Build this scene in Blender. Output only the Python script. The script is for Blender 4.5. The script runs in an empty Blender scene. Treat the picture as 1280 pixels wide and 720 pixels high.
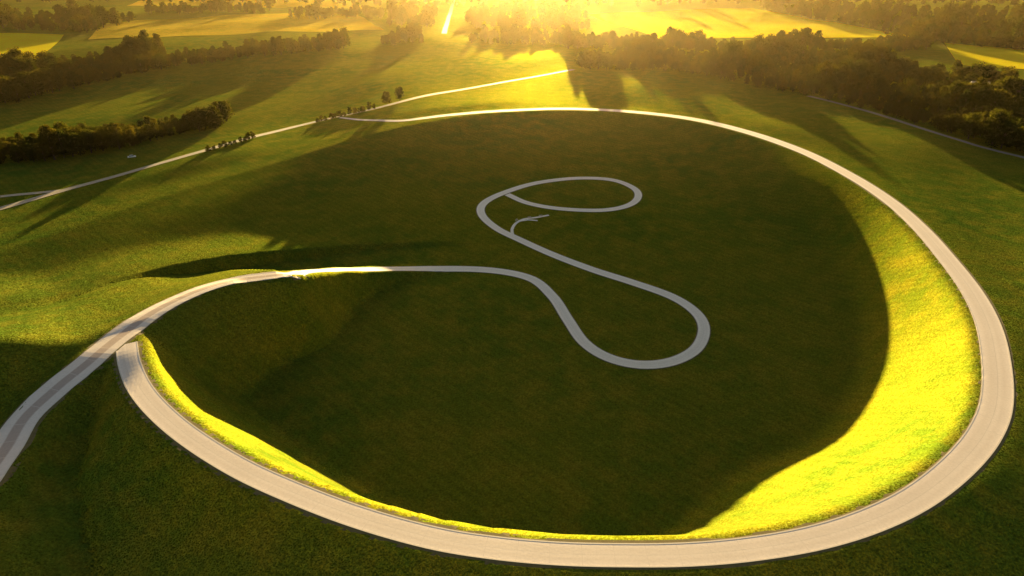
import bpy, math, random
import numpy as np
from mathutils import Vector
random.seed(7)
sc=bpy.context.scene
sc.view_settings.view_transform='Standard'; sc.view_settings.look='None'; sc.view_settings.exposure=0
# ---------------- camera ----------------
H=100.0; P=math.radians(26.2); FPX=853.33
cam=bpy.data.cameras.new('camera'); co=bpy.data.objects.new('camera',cam); sc.collection.objects.link(co)
cam.lens=24; cam.sensor_width=36; cam.clip_start=1; cam.clip_end=40000
co.location=(0,0,H); co.rotation_euler=(math.pi/2-P,0,0); sc.camera=co
SUN_EL=math.radians(4.6); SUN_AZ=math.radians(2.5)   # azimuth clockwise from +Y
TE=math.tan(SUN_EL)
fw=np.array([0,math.cos(P),-math.sin(P)]); up=np.array([0,math.sin(P),math.cos(P)]); rt=np.array([1.0,0,0])
def ray(u,v):
    return fw*FPX+rt*(u-640)+up*(360-v)
def flat(u,v,z=0.0):               # survey bearing -> map position on a level plane
    d=ray(u,v); t=(z-H)/d[2]; return (d[0]*t,d[1]*t)
def catmull(pts,step=3.0,closed=False):
    pts=[np.array(p,float) for p in pts]; out=[]
    n=len(pts)
    for i in range(n if closed else n-1):
        if closed: p0,p1,p2,p3=pts[i-1],pts[i],pts[(i+1)%n],pts[(i+2)%n]
        else:
            p1,p2=pts[i],pts[i+1]; p0=pts[i-1] if i>0 else 2*p1-p2; p3=pts[i+2] if i+2<n else 2*p2-p1
        m=max(1,int(np.linalg.norm((p2-p1)[:2])/step))
        for k in range(m):
            t=k/m
            out.append(0.5*((2*p1)+(-p0+p2)*t+(2*p0-5*p1+4*p2-p3)*t*t+(-p0+3*p1-3*p2+p3)*t**3))
    if not closed: out.append(pts[-1])
    return np.array(out)
# ---------------- layout ----------------
def fl(p):
    z=0.0
    if p[0]<155: z=-5*min(1,max(0,(p[1]-450)/80))
    return flat(p[0],p[1],z)
RING=[(158,430),(162,455),(175,485),(200,515),(240,548),(300,585),(370,617),(450,647),(540,672),(620,685),(700,692),(780,694),(860,693),(940,686),(1020,672),(1090,650),(1150,620),(1200,580),(1232,540),(1246,500),(1245,450),(1235,405),(1215,365),(1185,325),(1150,285),(1110,250),(1060,218),(1000,188),(930,164),(860,148),(780,139),(700,136),(620,139),(560,145),(500,155)]
RSL=[.9]*6+[.95]*7+[.85,.75,.68,.63,.63,.68,.75,.82,.85,.85,.8,.6,.4]+[.25,.18]+[.16]*7
LEFTROAD=[(-160,770),(-60,650),(0,570),(30,528),(70,487),(110,452),(150,420),(200,387),(250,364),(300,350),(360,341)]
rim=[]
for p,s in zip(RING,RSL):
    x,y=flat(*p)
    out=.28 if p[1]>600 else (.12 if p[1]>420 and p[0]>600 else (.7 if p[1]>420 else (.02 if p[1]>200 else 0.0)))
    rim.append((x,y,s,out))
for p,s,out in [((380,176),.12,0),((250,208),.11,0),((100,252),.1,0),((-60,305),.1,0),((-200,380),.12,0),((-330,520),.2,0),((-160,770),.3,1.0),((-60,650),.3,1.0),((0,570),.32,1.0),((70,487),.35,1.0),((120,445),.5,1.0)]:
    x,y=fl(p); rim.append((x,y,s,out))
rimc=catmull(rim,step=8,closed=True)
TIP=[(380,340,-4.5),(410,338,-9),(450,337,-14),(520,336,-20),(600,337,-25)]
rid=[flat(*p)+(0,) for p in [(120,445),(150,420),(200,387),(250,364),(300,350),(350,342)]]+[flat(*p)+(p[2],) for p in TIP]
ridc=catmull(rid,step=8)
def segdist(X,Y,pl,closed=False):
    best=np.full(X.shape,1e18); A=[np.zeros(X.shape) for _ in range(pl.shape[1]-2)]
    side=np.zeros(X.shape)
    n=len(pl)
    for i in range(n if closed else n-1):
        a=pl[i]; b=pl[(i+1)%n]; dx,dy=b[0]-a[0],b[1]-a[1]; L=dx*dx+dy*dy+1e-9
        t=np.clip(((X-a[0])*dx+(Y-a[1])*dy)/L,0,1)
        d=(X-a[0]-t*dx)**2+(Y-a[1]-t*dy)**2
        m=d<best; best=np.where(m,d,best)
        for k in range(len(A)): A[k]=np.where(m,a[2+k]+t*(b[2+k]-a[2+k]),A[k])
        side=np.where(m,dx*(Y-a[1])-dy*(X-a[0]),side)
    return np.sqrt(best),A,side
def inside(X,Y,pl):
    r=np.zeros(X.shape,bool); n=len(pl)
    for i in range(n):
        x1,y1=pl[i][:2]; x2,y2=pl[(i+1)%n][:2]
        c=((y1>Y)!=(y2>Y))
        r^= c & (X < (x2-x1)*(Y-y1)/((y2-y1) if y2!=y1 else 1e-9)+x1)
    return r
def smax(a,b,k):
    h=np.clip(0.5+0.5*(a-b)/k,0,1); return b*(1-h)+a*h+k*h*(1-h)
def sstep(a,b,x):
    t=np.clip((x-a)/(b-a),0,1); return t*t*(3-2*t)
def axis(lo,hi,st,far_lo,far_hi,g=1.07):
    a=list(np.arange(lo,hi+.01,st)); s=st
    while a[-1]<far_hi: s*=g; a.append(a[-1]+s)
    s=st; b=[]; c=lo
    while c>far_lo: s*=g; c-=s; b.append(c)
    return np.array(b[::-1]+a)
gx=axis(-260,260,2.0,-14000,14000); gy=axis(40,560,2.0,-3000,26000,1.045)
X,Y=np.meshgrid(gx,gy)
W,(SL,OUT),_=segdist(X,Y,rimc,True)
IN=inside(X,Y,rimc)
ytop=np.full(gx.shape,-1e9)
for i in range(len(rimc)):
    a=rimc[i]; b=rimc[(i+1)%len(rimc)]
    if abs(b[0]-a[0])<1e-6: continue
    t=(gx-a[0])/(b[0]-a[0]); m=(t>=0)&(t<=1); yy=a[1]+t*(b[1]-a[1]); ytop=np.where(m,np.maximum(ytop,yy),ytop)
YT=np.broadcast_to(ytop,X.shape)
dn=np.clip(YT-Y,0,500)
w=np.clip(W-5,0,None)
XB=-150+np.clip(Y-280,0,200)*.45
WEST=.5+.64*sstep(-22,25,X-XB)
Fz=-(dn*TE*WEST+1.5)                       # bowl floor
hin=smax(-SL*w*1.32,Fz,4.5)                # bank down from the rim
hin=np.minimum(hin,0)
ho=-14*(1-np.exp(-OUT*w/14))
Z=np.where(IN,hin,ho)
D,(RZ,),sd=segdist(X,Y,ridc)               # spur under the entry road
dd=np.clip(D-4.5,0,None)
zr=RZ-(np.where(sd>0,.36,.55+.5*sstep(-105,-85,X))+.8*sstep(-84,-72,X))*dd
Z=np.where(IN,smax(zr,Z,2.0),Z)
r2=catmull([flat(*p) for p in [(290,356),(250,367),(170,402),(100,428),(0,447),(-100,462),(-320,500)]],step=8)
D2,_,sd2=segdist(X,Y,np.array(r2)[::-1])   # west hillside
z2=6.5*sstep(119,150,-X)-.3-(np.where(sd2>0,.36-.07*sstep(105,130,-X),.3)+1.0*sstep(-102,-86,X))*np.clip(D2-2,0,None)
Z=np.minimum(Z,0.0)
Z=np.where(IN&(W>4.2)&(X<-70)&(Y<300),smax(z2,Z,.02+2.5*sstep(4,14,W)),Z)
Z=Z-5*sstep(18,55,182-Y)*sstep(96,109,-X)
def und(X,Y):
    return (0.8*np.sin(X/31+Y/57+1)+0.7*np.sin(X/47-Y/38+2)+0.45*np.sin(X/17+Y/71)+0.3*np.sin(X/13-Y/23+.5))
mask=sstep(6,30,W)*np.where(IN,0.35,np.where(Y<210,.3,1.0))*sstep(5,25,D)
Z=Z+und(X,Y)*mask
Z=Z-7*sstep(60,150,-X)*np.where((sd2>0)|(Y>230),sstep(45,90,D2),0)*(1-sstep(560,850,Y))
far=sstep(620,1400,Y)+sstep(300,1500,np.abs(X))
Z=Z+np.clip(far,0,1)*(7*np.sin(X/420+1.2)*np.cos(Y/390)+5*np.sin(X/230+Y/310))
Z=Z+sstep(2500,9000,np.hypot(X,Y))*(45+35*np.sin(X/1500)+25*np.cos(Y/1700+X/2400))
def hz(x,y):
    x=np.asarray(x,float); y=np.asarray(y,float)
    i=np.clip(np.searchsorted(gx,x)-1,0,len(gx)-2); j=np.clip(np.searchsorted(gy,y)-1,0,len(gy)-2)
    tx=(x-gx[i])/(gx[i+1]-gx[i]); ty=(y-gy[j])/(gy[j+1]-gy[j])
    return (Z[j,i]*(1-tx)+Z[j,i+1]*tx)*(1-ty)+(Z[j+1,i]*(1-tx)+Z[j+1,i+1]*tx)*ty
def survey(u,v):                           # survey bearing -> map position on the terrain
    d=ray(u,v); d=d/np.linalg.norm(d)
    t0=np.arange(60,6000,2.0)
    pz=H+d[2]*t0; hh=hz(d[0]*t0,d[1]*t0)
    k=np.argmax(pz<hh)
    if k==0: return flat(u,v)
    a,b=t0[k-1],t0[k]
    for _ in range(20):
        m=(a+b)/2
        if H+d[2]*m<float(hz(d[0]*m,d[1]*m)): b=m
        else: a=m
    return (d[0]*a,d[1]*a)
# ---------------- materials ----------------
def newmat(name):
    m=bpy.data.materials.new(name); m.use_nodes=True; m.node_tree.nodes.clear(); return m,m.node_tree.nodes,m.node_tree.links
def N(ns,t,**k):
    n=ns.new(t)
    for a,b in k.items(): setattr(n,a,b)
    return n
def noise(ns,ls,vec,scale,detail=3,rough=.55):
    n=ns.new('ShaderNodeTexNoise'); n.inputs['Scale'].default_value=scale; n.inputs['Detail'].default_value=detail; n.inputs['Roughness'].default_value=rough
    ls.new(vec,n.inputs['Vector']); return n
def ramp(ns,ls,fac,stops):
    r=ns.new('ShaderNodeValToRGB'); e=r.color_ramp.elements
    e[0].position=stops[0][0]; e[0].color=(*stops[0][1],1); e[1].position=stops[-1][0]; e[1].color=(*stops[-1][1],1)
    for p,c in stops[1:-1]:
        q=e.new(p); q.color=(*c,1)
    ls.new(fac,r.inputs[0]); return r
def mix(ns,ls,f,a,b,mode='MIX'):
    m=ns.new('ShaderNodeMix'); m.data_type='RGBA'; m.blend_type=mode
    for s,val in ((0,f),(6,a),(7,b)):
        if hasattr(val,'links'): ls.new(val,m.inputs[s])
        else: m.inputs[s].default_value=val if s==0 else (*val,1)
    return m.outputs[2]
def bp2(ns,ls,pos):
    b=ns.new('ShaderNodeBump'); b.inputs['Strength'].default_value=.35; b.inputs['Distance'].default_value=.5
    n=noise(ns,ls,pos,.35,5,.7); ls.new(n.outputs[0],b.inputs['Height']); return b.outputs[0]
def grassmat(name,c1,c2,c3,fuzz=2.0,fine=1.6,trans=1.0):
    m,ns,ls=newmat(name)
    g=ns.new('ShaderNodeNewGeometry'); pos=g.outputs['Position']
    n1=noise(ns,ls,pos,.012,4,.6); n2=noise(ns,ls,pos,.11,5,.65); n3=noise(ns,ls,pos,fine,3,.7)
    c=ramp(ns,ls,n1.outputs[0],[(.35,c1),(.6,c2)]).outputs[0]
    f2=ramp(ns,ls,n2.outputs[0],[(.42,(0,0,0)),(.75,(1,1,1))]).outputs[0]
    c=mix(ns,ls,f2,c,c3)
    f3=ramp(ns,ls,n3.outputs[0],[(.3,(.55,.55,.55)),(.7,(1.34,1.34,1.34))]).outputs[0]
    c=mix(ns,ls,1.0,c,f3,'MULTIPLY')
    wv=ns.new('ShaderNodeTexWave'); wv.bands_direction='DIAGONAL'; wv.inputs['Scale'].default_value=.13; wv.inputs['Distortion'].default_value=3; wv.inputs['Detail'].default_value=2; wv.inputs['Detail Scale'].default_value=.3; ls.new(pos,wv.inputs['Vector'])
    c=mix(ns,ls,1.0,c,ramp(ns,ls,wv.outputs['Fac'],[(.2,(.95,.95,.95)),(.8,(1.04,1.04,1.04))]).outputs[0],'MULTIPLY')
    # the sward is made of upright blades facing every way
    nv=noise(ns,ls,pos,fine*1.7,2,.6)
    sub=N(ns,'ShaderNodeVectorMath',operation='SUBTRACT'); ls.new(nv.outputs['Color'],sub.inputs[0]); sub.inputs[1].default_value=(.5,.5,.5)
    mul=N(ns,'ShaderNodeVectorMath',operation='MULTIPLY'); ls.new(sub.outputs[0],mul.inputs[0]); mul.inputs[1].default_value=(5*fuzz,5*fuzz,1)
    add=N(ns,'ShaderNodeVectorMath',operation='ADD'); ls.new(mul.outputs[0],add.inputs[0]); ls.new(g.outputs['Normal'],add.inputs[1])
    nor=N(ns,'ShaderNodeVectorMath',operation='NORMALIZE'); ls.new(add.outputs[0],nor.inputs[0])
    bp=ns.new('ShaderNodeBump'); bp.inputs['Strength'].default_value=.6; bp.inputs['Distance'].default_value=.8
    nb=noise(ns,ls,pos,.5,4,.7); ls.new(nb.outputs[0],bp.inputs['Height']); ls.new(nor.outputs[0],bp.inputs['Normal'])
    d=ns.new('ShaderNodeBsdfDiffuse'); ls.new(c,d.inputs[0]); ls.new(bp.outputs[0],d.inputs['Normal'])
    # light transmitted through the blades is warmer than the reflected light
    t=ns.new('ShaderNodeBsdfTranslucent'); ct=mix(ns,ls,1.0,c,(2.6*trans,1.85*trans,.5*trans),'MULTIPLY'); ls.new(ct,t.inputs[0]); ls.new(bp.outputs[0],t.inputs['Normal'])
    ad=ns.new('ShaderNodeAddShader'); ls.new(d.outputs[0],ad.inputs[0]); ls.new(t.outputs[0],ad.inputs[1])
    gl=ns.new('ShaderNodeBsdfGlossy'); gl.inputs['Roughness'].default_value=.64; ls.new(bp2(ns,ls,pos),gl.inputs['Normal'])
    cg=mix(ns,ls,1.0,c,(.66,.54,.13),'MULTIPLY'); ls.new(cg,gl.inputs[0])
    ad2=ns.new('ShaderNodeAddShader'); ls.new(ad.outputs[0],ad2.inputs[0]); ls.new(gl.outputs[0],ad2.inputs[1])
    o=ns.new('ShaderNodeOutputMaterial'); ls.new(ad2.outputs[0],o.inputs[0]); return m
M_grass=grassmat('grass',(.042,.08,.013),(.068,.094,.014),(.102,.11,.018))
M_rape=grassmat('rapeseed_crop',(.30,.29,.015),(.36,.33,.02),(.27,.3,.015))
M_hay=grassmat('mown_hay',(.22,.19,.03),(.27,.23,.04),(.18,.17,.02))
def roadmat(name,base,dark,band=False):
    m,ns,ls=newmat(name)
    g=ns.new('ShaderNodeNewGeometry'); pos=g.outputs['Position']
    uv=ns.new('ShaderNodeUVMap'); sp=ns.new('ShaderNodeSeparateXYZ'); ls.new(uv.outputs[0],sp.inputs[0])
    n1=noise(ns,ls,pos,.09,4,.6); n2=noise(ns,ls,pos,1.8,4,.7)
    c=mix(ns,ls,n1.outputs[0],base,tuple(b*.84 for b in base))
    f=ramp(ns,ls,n2.outputs[0],[(.3,(.91,.91,.91)),(.7,(1.06,1.06,1.06))]).outputs[0]
    c=mix(ns,ls,1.0,c,f,'MULTIPLY')
    if band: r=ramp(ns,ls,sp.outputs[0],[(0,(1,1,1)),(.27,(1,1,1)),(.33,dark),(.62,dark),(.67,(1,1,1)),(1,(1,1,1))])
    else: r=ramp(ns,ls,sp.outputs[0],[(0,(1.1,1.1,1.1)),(.12,(1,1,1)),(.28,dark),(.42,(1,1,1)),(.49,(.95,.95,.95)),(.5,(.7,.7,.7)),(.51,(.95,.95,.95)),(.72,dark),(1,(1.1,1.1,1.1))])
    c=mix(ns,ls,1.0,c,r.outputs[0],'MULTIPLY')
    dv=N(ns,'ShaderNodeMath',operation='DIVIDE'); ls.new(sp.outputs[1],dv.inputs[0]); dv.inputs[1].default_value=6
    fr=N(ns,'ShaderNodeMath',operation='FRACT'); ls.new(dv.outputs[0],fr.inputs[0])
    lt=N(ns,'ShaderNodeMath',operation='LESS_THAN'); ls.new(fr.outputs[0],lt.inputs[0]); lt.inputs[1].default_value=.02
    c=mix(ns,ls,lt.outputs[0],c,tuple(b*.8 for b in base))
    p=ns.new('ShaderNodeBsdfPrincipled'); ls.new(c,p.inputs['Base Color']); p.inputs['Roughness'].default_value=.75
    bp=ns.new('ShaderNodeBump'); bp.inputs['Strength'].default_value=.3; bp.inputs['Distance'].default_value=.05; ls.new(n2.outputs[0],bp.inputs['Height']); ls.new(bp.outputs[0],p.inputs['Normal'])
    o=ns.new('ShaderNodeOutputMaterial'); ls.new(p.outputs[0],o.inputs[0]); return m
M_conc=roadmat('concrete_road',(.82,.75,.73),(.93,.92,.91))
M_lane=roadmat('entry_road',(.82,.75,.73),(.62,.56,.54),True)
M_path=roadmat('pale_concrete',(.88,.85,.83),(.95,.95,.94))
M_far=roadmat('country_lane',(.4,.36,.3),(.8,.8,.8))
def plain(name,c,rough=.7,metal=0,var=.15,scale=3):
    m,ns,ls=newmat(name); g=ns.new('ShaderNodeNewGeometry'); n=noise(ns,ls,g.outputs['Position'],scale,4)
    cc=mix(ns,ls,n.outputs[0],tuple(v*(1-var) for v in c),tuple(min(1,v*(1+var)) for v in c))
    p=ns.new('ShaderNodeBsdfPrincipled'); ls.new(cc,p.inputs['Base Color']); p.inputs['Roughness'].default_value=rough; p.inputs['Metallic'].default_value=metal
    o=ns.new('ShaderNodeOutputMaterial'); ls.new(p.outputs[0],o.inputs[0]); return m
M_kerb=plain('kerb_stone',(.68,.64,.6)); M_verge=plain('dry_verge',(.13,.11,.045),.95,0,.5,1.2)
M_bark=plain('bark',(.09,.06,.04),.9); M_wood=plain('bench_wood',(.5,.42,.33)); M_wall=plain('render_wall',(.55,.5,.43))
M_roof=plain('roof_tile',(.3,.27,.26)); M_glass=plain('window_glass',(.03,.035,.04),.1); M_car=plain('car_paint',(.8,.8,.8),.3); M_tyre=plain('tyre',(.02,.02,.02),.9)
def leafmat():
    m,ns,ls=newmat('foliage'); oi=ns.new('ShaderNodeObjectInfo'); g=ns.new('ShaderNodeNewGeometry')
    n=noise(ns,ls,g.outputs['Position'],.5,3)
    c=mix(ns,ls,oi.outputs['Random'],(.03,.042,.008),(.09,.075,.011))
    c=mix(ns,ls,n.outputs[0],c,(.025,.035,.007))
    d=ns.new('ShaderNodeBsdfDiffuse'); t=ns.new('ShaderNodeBsdfTranslucent'); ls.new(c,d.inputs[0])
    c2=mix(ns,ls,1.0,c,(2.0,1.7,.8),'MULTIPLY'); ls.new(c2,t.inputs[0])
    ms=ns.new('ShaderNodeMixShader'); ms.inputs[0].default_value=.45; ls.new(d.outputs[0],ms.inputs[1]); ls.new(t.outputs[0],ms.inputs[2])
    o=ns.new('ShaderNodeOutputMaterial'); ls.new(ms.outputs[0],o.inputs[0]); return m
M_leaf=leafmat()
# ---------------- mesh helpers ----------------
def mkmesh(name,V,F,mats,mi=None,smooth=False,uvs=None):
    me=bpy.data.meshes.new(name); V=np.asarray(V,np.float32)
    me.from_pydata([tuple(v) for v in V.tolist()],[],F)
    for m in mats: me.materials.append(m)
    if mi is not None: me.polygons.foreach_set('material_index',np.asarray(mi,np.int32))
    if smooth: me.polygons.foreach_set('use_smooth',np.ones(len(me.polygons),bool))
    if uvs is not None:
        ul=me.uv_layers.new(name='UVMap'); vi=np.zeros(len(me.loops),np.int32); me.loops.foreach_get('vertex_index',vi)
        ul.data.foreach_set('uv',np.asarray(uvs,np.float32)[vi].ravel())
    me.update(); return me
def mkobj(name,me,parent=None,loc=None,rz=0,sc_=1):
    o=bpy.data.objects.new(name,me); sc.collection.objects.link(o)
    if loc is not None: o.location=loc
    o.rotation_euler[2]=rz
    o.scale=(sc_,sc_,sc_) if not hasattr(sc_,'__len__') else sc_
    if parent: o.parent=parent
    return o
# terrain
ny,nx=X.shape
V=np.stack([X.ravel(),Y.ravel(),Z.ravel()],1)
idx=np.arange(nx*ny).reshape(ny,nx)
F=np.stack([idx[:-1,:-1].ravel(),idx[:-1,1:].ravel(),idx[1:,1:].ravel(),idx[1:,:-1].ravel()],1).tolist()
mkobj('grass_terrain',mkmesh('grass_terrain',V,F,[M_grass],smooth=True))
# roads draped on the terrain
def ribbon(name,c,width,mat,lift=.06,kerb=True,verge=1.2,nacross=6):
    c=np.asarray(c)[:,:2]
    t=np.gradient(c,axis=0); t/=np.linalg.norm(t,axis=1)[:,None]+1e-9; n=np.stack([-t[:,1],t[:,0]],1)
    L=np.concatenate([[0],np.cumsum(np.linalg.norm(np.diff(c,axis=0),axis=1))])
    wd=np.broadcast_to(width,(len(c),)) if not hasattr(width,'__len__') else np.asarray(width)
    def strip(offs,zs,us,nm,mt):
        VV=[];UU=[]
        for o_,z_,u_ in zip(offs,zs,us):
            p=c+n*(np.asarray(o_).reshape(-1,1) if hasattr(o_,'__len__') else o_)
            VV.append(np.column_stack([p,hz(p[:,0],p[:,1])+z_])); UU.append(np.column_stack([np.full(len(c),u_),L]))
        k=len(VV); m_=len(c); VV=np.concatenate(VV); UU=np.concatenate(UU); FF=[]
        for a in range(k-1):
            for b in range(m_-1): FF.append((a*m_+b,(a+1)*m_+b,(a+1)*m_+b+1,a*m_+b+1)[::-1])
        return mkmesh(nm,VV,FF,[mt],smooth=False,uvs=UU)
    us=np.linspace(0,1,nacross+1)
    o=mkobj(name,strip([wd*(u-.5) for u in us],[lift]*(nacross+1),us,name,mat))
    if kerb:
        for s in (-1,1):
            a=wd/2; offs=[s*(a),s*(a),s*(a+.3),s*(a+.3)]
            if s<0: offs=offs[::-1]
            mkobj('kerb',strip(offs,([lift-.1,lift+.02,lift+.02,lift-.3] if s>0 else [lift-.3,lift+.02,lift+.02,lift-.1]),[0,.3,.6,1],'kerb',M_kerb),o)
            if verge:
                offs=[s*(a+.3),s*(a+.3+verge)]
                if s<0: offs=offs[::-1]
                mkobj('verge',strip(offs,[lift-.02,-.02] if s>0 else [-.02,lift-.02],[0,1],'verge',M_verge),o)
    return o
def track(pts,fn=survey,step=2.0): return catmull([fn(*p) for p in pts],step=step)
rc=catmull([flat(*p) for p in RING[:-2]]+[survey(*p) for p in [(560,144),(500,151),(455,150),(425,147)]],step=2.0)
y_=rc[:,1]
rw=5.0+1.5*np.exp(-((rc[:,0]-140)/60)**2)+1.0*sstep(300,500,y_)
rw=rw*(1-.75*sstep(len(rc)-60,len(rc),np.arange(len(rc))))
ribbon('ring_road',rc,rw,M_conc)
INNER=[(660,347),(690,370),(710,400),(730,428),(760,447),(800,456),(840,452),(870,436),(880,412),(870,391),(840,371),(790,353),(740,337),(690,318),(650,300),(620,285),(602,268),(605,254),(630,241),(670,229),(720,223),(765,225),(793,236),(797,248),(782,258),(750,263),(700,261),(660,254),(634,243)]
pl=[fl(p) for p in LEFTROAD]+[flat(*p) for p in TIP[:3]]+[survey(520,336),survey(600,337)]+[survey(*p) for p in INNER]
ic=catmull(pl,step=2.0)
k=int(np.argmin(np.hypot(ic[:,0]-flat(*TIP[0])[0],ic[:,1]-flat(*TIP[0])[1])))
ec=ic[:k+1]; wl=7.6-2.8*sstep(.55,1,np.linspace(0,1,len(ec)))
ribbon('entry_road',ec,wl,M_lane,lift=.12)
pc=ic[k:]; ribbon('winding_path',pc,np.linspace(4.2,3.1,len(pc)),M_path,lift=.09,verge=.5)
ribbon('footpath',track([(641,294),(640,287),(645,279),(655,274),(670,272),(686,269)]),1.4,M_path,kerb=False)
ribbon('footpath',track([(648,277),(660,275),(672,276)]),1.1,M_path,lift=.1,kerb=False)
ribbon('country_road',track([(-120,292),(-60,276),(0,261),(80,238),(160,216),(250,190),(330,168),(400,151),(480,133),(560,115),(640,101),(717,87)],step=4),5,M_far,lift=.15,kerb=False)
ribbon('country_lane',track([(-80,258),(0,246),(50,241),(80,238)],step=4),4,M_far,lift=.13,kerb=False)
ribbon('country_lane',track([(1010,120),(1080,138),(1150,160),(1220,182),(1290,200),(1400,232)],step=4),4,M_far,lift=.15,kerb=False)
ribbon('country_lane',track([(555,42),(560,25),(566,5),(570,-8)],step=10),7,M_far,lift=.2,kerb=False)
# fields
def field(name,poly,mat,lift=.25,res=14):
    P_=np.array([survey(*p) if p[1]>20 else flat(*p) for p in poly]); x0,y0=P_.min(0); x1,y1=P_.max(0)
    nx_=max(8,min(90,int((x1-x0)/res))); ny_=max(8,min(90,int((y1-y0)/res)))
    a,b,c_,d=P_[0],P_[1],P_[2],P_[3]; VV=[]
    for j in range(ny_+1):
        for i in range(nx_+1):
            s=i/nx_; t=j/ny_; p=(a*(1-s)+b*s)*(1-t)+(d*(1-s)+c_*s)*t; VV.append((p[0],p[1],float(hz(p[0],p[1]))+lift))
    FF=[(j*(nx_+1)+i,j*(nx_+1)+i+1,(j+1)*(nx_+1)+i+1,(j+1)*(nx_+1)+i) for j in range(ny_) for i in range(nx_)]
    mkobj(name,mkmesh(name,VV,FF,[mat],smooth=True))
field('rapeseed_field',[(830,50),(1150,46),(940,9),(735,11)],M_rape,.6)
field('rapeseed_field',[(-60,90),(50,76),(80,44),(-60,40)],M_rape,.6)
field('rapeseed_field',[(1200,82),(1400,100),(1400,70),(1180,54)],M_rape,.6)
field('hay_field',[(110,50),(480,38),(440,12),(130,30)],M_hay,.6)
field('hay_field',[(160,14),(460,8),(430,-4),(200,-4)],M_hay,.6)
# ---------------- trees ----------------
def tube(V,F,mi,a,b,ra,rb,m,seg=6):
    a=Vector(a); b=Vector(b); d=(b-a).normalized(); x=d.orthogonal().normalized(); y=d.cross(x); s=len(V)
    for p,r in ((a,ra),(b,rb)):
        for i in range(seg):
            an=2*math.pi*i/seg; V.append(tuple(p+x*math.cos(an)*r+y*math.sin(an)*r))
    for i in range(seg): F.append((s+i,s+(i+1)%seg,s+seg+(i+1)%seg,s+seg+i)); mi.append(m)
def tree(seed,h,wd,low,nl=16,nq=110,q=.55):
    r=random.Random(seed); V=[];F=[];mi=[]
    tube(V,F,mi,(0,0,-1),(0,0,h*.35),h*.028,h*.02,0); tube(V,F,mi,(0,0,h*.35),(r.uniform(-.4,.4),r.uniform(-.4,.4),h*.8),h*.02,h*.005,0)
    for i in range(nl):
        z=h*(low+(0.93-low)*((i+.5)/nl)); f=(z/h-low)/(1-low); rad=wd*.5*math.sin(math.pi*min(1,.22+f*.78))**.7
        an=i*2.4+r.uniform(-.4,.4); rr=rad*r.uniform(.35,.8); c=Vector((math.cos(an)*rr,math.sin(an)*rr,z))
        tube(V,F,mi,(0,0,z*.65),tuple(c),h*.009,h*.003,0,4)
        cr=wd*r.uniform(.17,.27)
        for _ in range(nq):
            d=Vector((r.gauss(0,1),r.gauss(0,1),r.gauss(0,1))).normalized()
            p=c+Vector((d.x,d.y,d.z*.75))*cr*(r.random()**.35)*r.uniform(.85,1.15)
            n=(d+Vector((r.gauss(0,.6),r.gauss(0,.6),r.gauss(0,.6)))).normalized(); t1=n.orthogonal().normalized(); t2=n.cross(t1)
            an2=r.uniform(0,6.28); e1=t1*math.cos(an2)+t2*math.sin(an2); e2=n.cross(e1); s_=q*r.uniform(.5,1.2); s=len(V)
            V+= [tuple(p+e1*s_),tuple(p+e2*s_*.6),tuple(p-e1*s_),tuple(p-e2*s_*.6)]; F.append((s,s+1,s+2,s+3)); mi.append(1)
    return mkmesh('tree_mesh',V,F,[M_bark,M_leaf],mi)
TREES=[tree(1,13,10,.22),tree(2,15,10,.2,18),tree(3,11,10,.2,14),tree(4,17,9,.18,20),tree(5,12,12,.2,18)]
SHR=[tree(11,4,4.5,.12,9,90,.3),tree(12,5,4,.15,9,90,.3)]
def inpoly(x,y,p):
    r=False; n=len(p)
    for i in range(n):
        x1,y1=p[i]; x2,y2=p[(i+1)%n]
        if (y1>y)!=(y2>y) and x<(x2-x1)*(y-y1)/(y2-y1)+x1: r=not r
    return r
HP=[flat(1250,124),flat(1276,120),flat(1222,116)]
def wood(name,poly,spacing,scl=(.75,1.15),cap=900):
    P_=[(survey(*p) if p[1]>70 else flat(*p)) for p in poly]; xs=[p[0] for p in P_]; ys=[p[1] for p in P_]
    e=bpy.data.objects.new(name,None); sc.collection.objects.link(e)
    x0,x1,y0,y1=min(xs),max(xs),min(ys),max(ys); pts=[]
    y=y0
    while y<y1:
        x=x0
        while x<x1:
            px=x+random.uniform(-.5,.5)*spacing; py=y+random.uniform(-.5,.5)*spacing
            if inpoly(px,py,P_) and not any(abs(px-h[0])<15 and -34<py-h[1]<12 for h in HP): pts.append((px,py))
            x+=spacing
        y+=spacing
    random.shuffle(pts)
    for px,py in pts[:cap]:
        s=random.uniform(*scl)*(.66+.7*max(0,math.sin(px/21+1.3)*math.sin(py/29+.7)))
        mkobj('tree',random.choice(TREES),e,(px,py,float(hz(px,py))-.3),random.uniform(0,6.28),(s,s,s*random.uniform(.85,1.15)))
W_=wood
W_('tree_belt',[(-60,150),(0,131),(60,120),(110,107),(160,96),(210,86),(200,66),(120,78),(60,88),(0,96),(-60,102)],8,(.9,1.3))
W_('tree_belt',[(200,87),(300,74),(430,64),(440,60),(420,52),(300,62),(200,74)],9)
W_('woodland',[(-40,212),(0,208),(70,200),(150,187),(210,172),(280,160),(285,150),(200,158),(130,168),(60,176),(0,182),(-40,188)],5.5,(.64,.94))
W_('tree_belt',[(470,58),(530,55),(530,44),(490,44)],12)
W_('tree_belt',[(580,54),(730,56),(730,42),(600,40)],12)
W_('woodland',[(725,88),(800,88),(860,92),(920,104),(935,86),(880,72),(800,72),(730,74)],8)
W_('woodland',[(930,107),(1000,118),(1080,137),(1150,157),(1220,178),(1320,204),(1340,170),(1220,135),(1120,110),(1020,93),(940,88)],8,cap=900)
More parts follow.
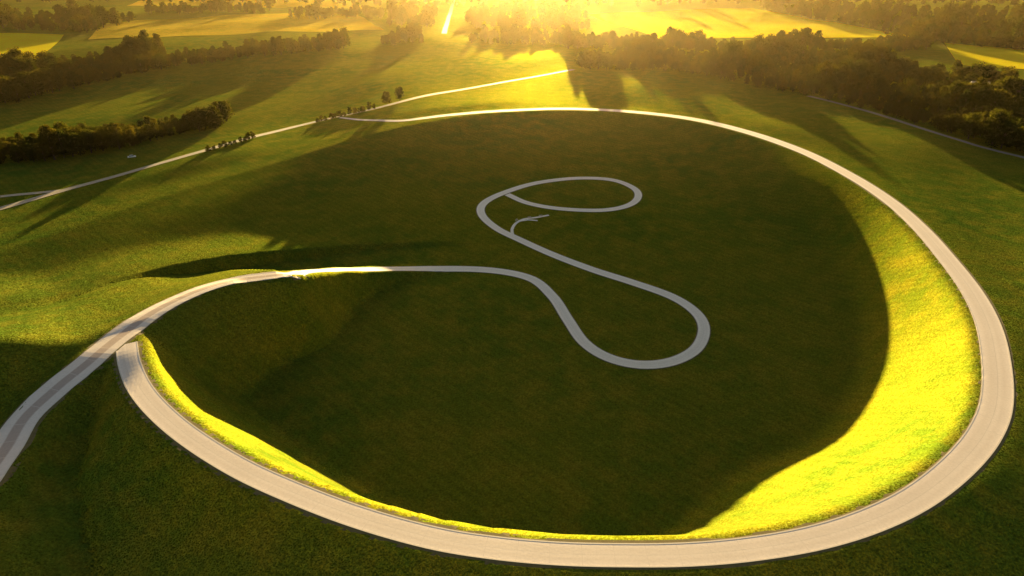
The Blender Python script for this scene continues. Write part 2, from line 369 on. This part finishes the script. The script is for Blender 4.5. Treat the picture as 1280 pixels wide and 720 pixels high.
W_('woodland',[(950,86),(1020,90),(1120,106),(1220,130),(1340,160),(1340,130),(1230,108),(1150,88),(1080,72),(1000,66),(900,62)],9,(.9,1.3))
W_('tree_belt',[(700,60),(820,64),(990,62),(1100,66),(1160,60),(1160,52),(1000,55),(830,54),(720,48)],10)
W_('tree_belt',[(1150,50),(1280,62),(1340,66),(1340,46),(1200,38),(1100,36)],13,(1,1.5))
W_('tree_belt',[(940,10),(1100,34),(1340,44),(1340,24),(1100,16),(960,4)],20,(1.1,1.7),700)
W_('tree_belt',[(0,40),(120,44),(180,30),(120,24),(0,28)],18,(1.1,1.6),500)
W_('tree_belt',[(180,24),(330,20),(340,14),(200,16)],20,(1.1,1.6),300)
W_('tree_belt',[(360,26),(480,22),(480,14),(370,18)],20,(1.1,1.6),300)
W_('woodland',[(480,34),(545,32),(545,12),(500,12)],20,(1.1,1.6),400)
W_('woodland',[(580,34),(740,34),(730,8),(590,8)],22,(1.1,1.6),600)
W_('woodland',[(-60,10),(560,6),(900,6),(1340,12),(1340,0),(900,-8),(560,-8),(-60,0)],45,(1.2,1.9),1100)
def lone(name,u,v,me,s):
    x,y=survey(u,v); mkobj(name,me,None,(x,y,float(hz(x,y))-.2),random.uniform(0,6),s)
lone('deciduous_tree',484,130,TREES[2],.85); lone('deciduous_tree',500,126,TREES[0],.8); lone('deciduous_tree',90,176,TREES[2],.8)
hedge=bpy.data.objects.new('roadside_shrub_row',None); sc.collection.objects.link(hedge)
for a,b,n in (((262,190),(318,174),10),((396,154),(425,147),6),((430,146),(468,137),7)):
    for i in range(n):
        t=(i+random.uniform(-.3,.3))/(n-1); x,y=survey(a[0]+(b[0]-a[0])*t,a[1]+(b[1]-a[1])*t-1)
        mkobj('shrub',random.choice(SHR),hedge,(x,y,float(hz(x,y))-.2),random.uniform(0,6),random.uniform(.6,1.25))
# ---------------- small objects ----------------
def box(V,F,mi,c,s,m,taper=1.0):
    x,y,z=c; a,b,h=s[0]/2,s[1]/2,s[2]/2; k=len(V)
    V+=[(x-a,y-b,z-h),(x+a,y-b,z-h),(x+a,y+b,z-h),(x-a,y+b,z-h),(x-a*taper,y-b*taper,z+h),(x+a*taper,y-b*taper,z+h),(x+a*taper,y+b*taper,z+h),(x-a*taper,y+b*taper,z+h)]
    F+=[(k,k+3,k+2,k+1),(k+4,k+5,k+6,k+7),(k,k+1,k+5,k+4),(k+1,k+2,k+6,k+5),(k+2,k+3,k+7,k+6),(k+3,k,k+4,k+7)]; mi+=[m]*6
def part(name,parent,fn,mat):
    V=[];F=[];mi=[]; fn(V,F,mi); return mkobj(name,mkmesh(name,V,F,[mat],mi),parent)
def empty(name,u,v,rz):
    x,y=survey(u,v); e=bpy.data.objects.new(name,None); sc.collection.objects.link(e); e.location=(x,y,float(hz(x,y))); e.rotation_euler[2]=rz; return e
def car(u,v,rz):
    e=empty('parked_car',u,v,rz)
    part('body',e,lambda V,F,m:box(V,F,m,(0,0,.65),(4.4,1.8,.6),0,.96),M_car)
    part('cabin',e,lambda V,F,m:box(V,F,m,(-.2,0,1.2),(2.5,1.6,.5),0,.78),M_glass)
    part('roof',e,lambda V,F,m:box(V,F,m,(-.2,0,1.475),(1.9,1.2,.05),0,.95),M_car)
    def wh(V,F,m):
        for x in (-1.35,1.35):
            for y in (-.85,.85):
                tube(V,F,m,(x,y-.12,.33),(x,y+.12,.33),.33,.33,0,14)
    part('wheels',e,wh,M_tyre)
car(165,197,.5)
def bench(u,v,rz):
    e=empty('park_bench',u,v,rz)
    part('seat',e,lambda V,F,m:box(V,F,m,(0,0,.45),(1.8,.45,.06),0),M_wood)
    part('backrest',e,lambda V,F,m:box(V,F,m,(0,.26,.75),(1.8,.05,.4),0),M_wood)
    for i,x in enumerate((-.75,.75)): part('leg_%d'%(i+1),e,lambda V,F,m:box(V,F,m,(x,0,.2),(.08,.4,.44),0),M_kerb)
bench(662,273,.2); bench(676,271,.2); bench(646,276,1.0)
def house(u,v,rz,L=12,Wd=8,h=5.5):
    e=empty('farmhouse',u,v,rz)
    part('walls',e,lambda V,F,m:box(V,F,m,(0,0,h/2-.5),(L,Wd,h+1),0),M_wall)
    def rf(V,F,m):
        a,b=L/2+.4,Wd/2+.5; z=h+.02; V+=[(-a,-b,z),(a,-b,z),(a,b,z),(-a,b,z),(-a,0,z+3.4),(a,0,z+3.4)]
        F+=[(0,1,5,4),(2,3,4,5),(0,4,3),(1,2,5),(0,3,2,1)]; m+=[0]*5
    part('roof',e,rf,M_roof)
    part('chimney',e,lambda V,F,m:box(V,F,m,(L*.3,0,h+3.3),(.9,.9,2),0),M_wall)
    def wn(V,F,m):
        for s in (-1,1):
            for x in (-4,-1.4,1.4,4):
                for z in ((1.5,4) if abs(x)>2 else (4,)): box(V,F,m,(x,s*(Wd/2+.02),z),(1.1,.1,1.3),0)
    part('windows',e,wn,M_glass); part('door',e,lambda V,F,m:box(V,F,m,(0,-Wd/2-.03,1.05),(1,.1,2.1),0),M_bark)
house(1250,124,.4,15); house(1276,120,.2,18,10); house(1222,116,-.3)
# ---------------- haze: real low mist layer over the far fields ----------------
m,ns,ls=newmat('haze'); v=ns.new('ShaderNodeVolumeScatter'); v.inputs['Color'].default_value=(1,.8,.4,1); v.inputs['Density'].default_value=.000031; v.inputs['Anisotropy'].default_value=.79
o=ns.new('ShaderNodeOutputMaterial'); ls.new(v.outputs[0],o.inputs['Volume'])
V=[];F=[];mi=[]; box(V,F,mi,(0,4300,10),(9000,8000,130),0)
mkobj('haze',mkmesh('haze',V,F,[m],mi))
# ---------------- light ----------------
S=bpy.data.lights.new('sun','SUN'); S.energy=27; S.angle=math.radians(.5); S.color=(1,.69,.27)
so=bpy.data.objects.new('sun',S); sc.collection.objects.link(so)
d=Vector((math.sin(SUN_AZ)*math.cos(SUN_EL),math.cos(SUN_AZ)*math.cos(SUN_EL),math.sin(SUN_EL)))
so.rotation_euler=d.to_track_quat('Z','Y').to_euler()
wd=bpy.data.worlds.new('World'); sc.world=wd; wd.use_nodes=True; ns=wd.node_tree.nodes; ls=wd.node_tree.links; ns.clear()
sk=ns.new('ShaderNodeTexSky'); sk.sky_type='NISHITA'; sk.sun_disc=False; sk.dust_density=3; sk.ozone_density=.4; sk.sun_elevation=SUN_EL; sk.sun_rotation=SUN_AZ
bg=ns.new('ShaderNodeBackground'); bg.inputs[1].default_value=.2; ow=ns.new('ShaderNodeOutputWorld'); ls.new(sk.outputs[0],bg.inputs[0]); ls.new(bg.outputs[0],ow.inputs[0])
